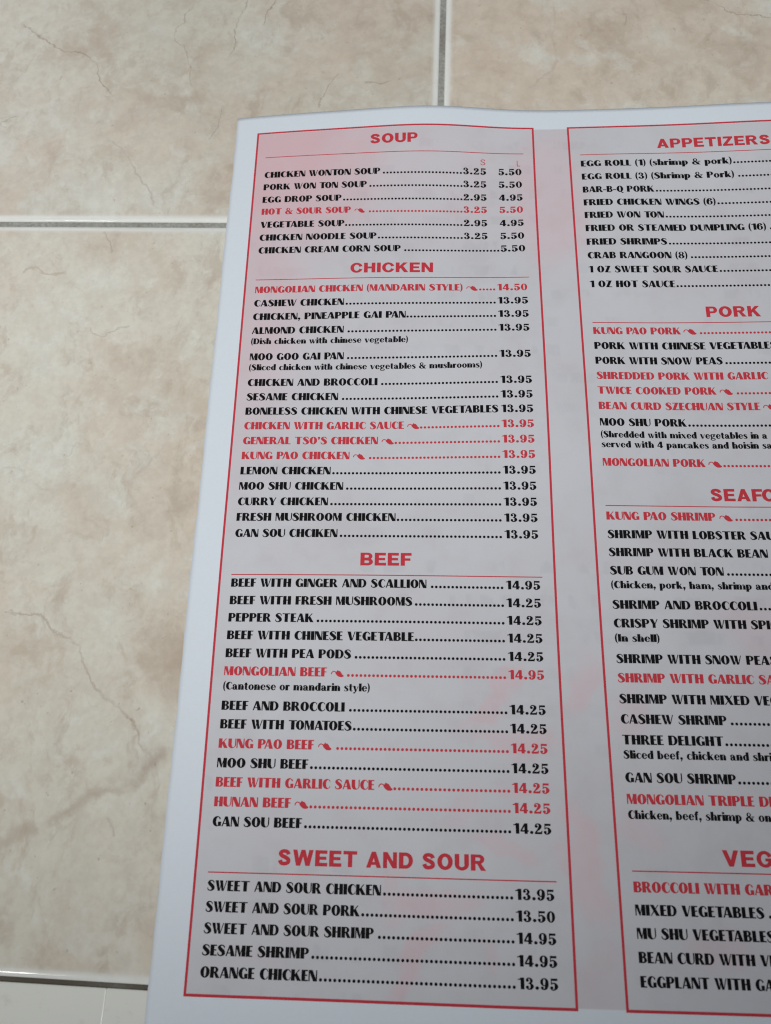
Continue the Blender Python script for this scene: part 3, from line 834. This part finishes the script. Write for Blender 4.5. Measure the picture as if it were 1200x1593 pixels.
RIGHT_ROWS = [
    ('EGG ROLL (1) (shrimp & pork)', 'k', 16.07, 156.22, None, 156.63),
    ('EGG ROLL (3) (Shrimp & Pork)', 'k', 21.33, 156.42, None, 157.63),
    ('BAR-B-Q PORK', 'k', 26.49, 130.62, None, 131.09),
    ('FRIED CHICKEN WINGS (6)', 'k', 31.55, 149.6, None, 150.1),
    ('FRIED WON TON', 'k', 36.45, 132.84, None, 133.34),
    ('FRIED OR STEAMED DUMPLING (16)', 'k', 41.44, 164.03, None, 165.12),
    ('FRIED SHRIMPS', 'k', 46.59, 132.91, None, 133.41),
    ('CRAB RANGOON (8)', 'k', 51.64, 138.74, None, 139.73),
    ('1 OZ SWEET SOUR SAUCE', 'k', 56.77, 147.53, None, 147.98),
    ('1 OZ HOT SAUCE', 'k', 62.11, 133.97, None, 134.3),
    ('KUNG PAO PORK', 'r', 78.59, 134.06, (134.92, 138.72), 139.66),
    ('PORK WITH CHINESE VEGETABLE|S', 'k', 83.71, 159.58, None, None),
    ('PORK WITH SNOW PEAS', 'k', 88.73, 145.33, None, 146.08),
    ('SHREDDED PORK WITH GARLIC| SAUCE', 'r', 93.76, 157.85, None, None),
    ('TWICE COOKED PORK', 'r', 98.61, 142.46, (143.48, 147.16), 148.26),
    ('BEAN CURD SZECHUAN STYLE', 'r', 103.6, 154.42, (155.33, 158.97), 159.51),
    ('MOO SHU PORK', 'k', 108.84, 132.86, None, 133.32),
    ('(Shredded with mixed vegetables in a|', 'k', 112.53, 155.35, None, None),
    ('served with 4 pancakes and hoisin| sauce)', 'k', 115.6, 152.62, None, None),
    ('MONGOLIAN PORK', 'r', 121.3, 137.0, (137.89, 141.65), 142.0),
    ('KUNG PAO SHRIMP', 'r', 137.34, 138.08, (139.22, 142.8), 143.5),
    ('SHRIMP WITH LOBSTER| SAUCE', 'k', 142.7, 145.75, None, None),
    ('SHRIMP WITH BLACK| BEAN SAUCE', 'k', 147.82, 141.69, None, None),
    ('SUB GUM WON TON', 'k', 152.99, 138.57, None, 139.42),
    ('(Chicken, pork, ham, shrimp| and', 'k', 156.8, 145.6, None, None),
    ('SHRIMP AND BROCCOLI', 'k', 162.45, 146.35, None, 146.91),
    ('CRISPY SHRIMP WITH| SPICY', 'k', 167.52, 142.84, None, None),
    ('(In shell)', 'k', 171.3, 119.62, None, None),
    ('SHRIMP WITH SNOW| PEAS', 'k', 176.96, 140.4, None, None),
    ('SHRIMP WITH GARLIC| SAUCE', 'r', 181.96, 142.95, None, None),
    ('SHRIMP WITH MIXED| VEGETABLES', 'k', 187.32, 141.14, None, None),
    ('CASHEW SHRIMP', 'k', 192.44, 134.72, None, 135.68),
    ('THREE DELIGHT', 'k', 197.6, 133.33, None, 133.73),
    ('Sliced beef, chicken and| shrimp', 'k', 201.05, 139.21, None, None),
    ('GAN SOU SHRIMP', 'k', 206.76, 135.36, None, 135.83),
    ('MONGOLIAN TRIPLE| DELIGHT', 'r', 211.87, 139.19, None, None),
    ('Chicken, beef, shrimp &| on', 'k', 215.36, 138.76, None, None),
    ('BROCCOLI WITH| GARLIC', 'r', 231.89, 133.21, None, None),
    ('MIXED VEGETABLES', 'k', 236.92, 138.3, None, 139.34),
    ('MU SHU| VEGETABLES', 'k', 241.95, 119.77, None, None),
    ('BEAN CURD WITH| VEG', 'k', 247.02, 134.93, None, None),
    ('EGGPLANT WITH| GARLIC', 'k', 252.08, 133.2, None, None),
]

# ------------------------------------------------------------------ the printed columns
FW, FH = 92.75, 257.0
CAP, NOTE, HEAD = 2.38, 2.02, 3.66
INKS = {'k': BLACK, 'r': RED}

def frame(u0, label):
    h = 0.31
    w = []
    for a, b in (((u0 - h, 0), (u0 + FW + h, 0)), ((u0 - h, FH), (u0 + FW + h, FH)),
                 ((u0, h), (u0, FH - h)), ((u0 + FW, h), (u0 + FW, FH - h))):
        w.append(strip(a, b, h))
    return printed('printed_column', w, RED, menu, label=label)

def heading(panel, text, u0, v, u1, font=HEAVY, cap=HEAD):
    printed('section_heading', lettering(text, u0, v, cap, u1, font, 0.12, 0.46), RED, panel)

def rule(panel, u0, u1, v):
    printed('heading_rule', [strip((u0, v), (u1, v), 0.13)], RED, panel)

def pepper(panel, u0, u1, v):
    s = u1 - u0
    printed('pepper_mark', [([(u0 + a * s, v + .05 - b * s * .74) for a, b in PEPPER[0]], PEPPER[1])], RED, panel)

def dish(panel, text, ink, u0, v, u1, dots, prices):
    polys = lettering(text, u0, v, CAP, u1)
    if dots:
        polys += leader(dots[0], dots[1], v)
    for p, a, b in prices:
        polys += lettering(p, a, v, CAP * 1.02, b, BODY, 0.11)
    printed('dish_line', polys, INKS[ink], panel, label='dish line printed in red' if ink == 'r' else None)

def note(panel, text, u0, v, u1):
    printed('dish_note', lettering(text, u0, v, NOTE, u1), BLACK, panel)

left = frame(0.0, 'red frame around the soup, chicken and beef column')
for text, u0, v, u1 in (('SOUP', 38.5, 6.7, 54.25), ('CHICKEN', 33.32, 56.1, 59.44), ('BEEF', 39.24, 151.2, 53.45), ('SWEET AND SOUR', 20.68, 228.0, 72.31)):
    heading(left, text, u0, v, u1)
for v in (10.2, 58.05, 153.95, 230.0):
    rule(left, 3.2, 89.35, v)
printed('size_heading', lettering('S', 74.97, 14.9, 2.2, 76.72, LIGHT) + lettering('L', 87.06, 15.1, 2.2, 88.15, LIGHT), RED, left)
for text, ink, v, u1, pep, dots, prices in LEFT_ROWS:
    if text[0] == '(':
        note(left, text, 3.35, v, u1)
        continue
    if pep:
        pepper(left, pep[0], pep[1], v)
    pl = []
    if len(prices) == 2:
        pl = [(prices[0], 69.3, 76.83), (prices[1], 80.88, 88.5)]
    elif prices:
        pl = [(prices[0], 80.88 if len(prices[0]) == 4 else 79.32, 88.62)]
    dish(left, text, ink, 3.35, v, u1, dots, pl)

R0 = 104.4
right = frame(R0, 'red frame around the appetizer, pork and seafood column')
for text, u0, v, u1 in (('APPETIZERS', 132.98, 9.2, 169.01), ('PORK', 142.28, 72.7, 158.34), ('SEAF|OOD', 137.45, 131.5, 151.88), ('VE|GETABLES', 129.94, 225.7, 137.56)):
    heading(right, text, u0, v, u1)
for v in (11.3, 74.6, 133.2, 227.2):
    rule(right, R0 + 3.4, R0 + 89.35, v)
for text, ink, v, u1, pep, dot in RIGHT_ROWS:
    u0 = 107.85
    if text.split(' ')[0][0] == '(' or text.split('|')[0].split(' ')[0] in ('served', 'Sliced', 'Chicken,'):
        note(right, text, u0, v, u1)
        continue
    if pep:
        pepper(right, pep[0], pep[1], v)
    dish(right, text, ink, u0, v, u1, (dot, R0 + 78.7) if dot else None, [])
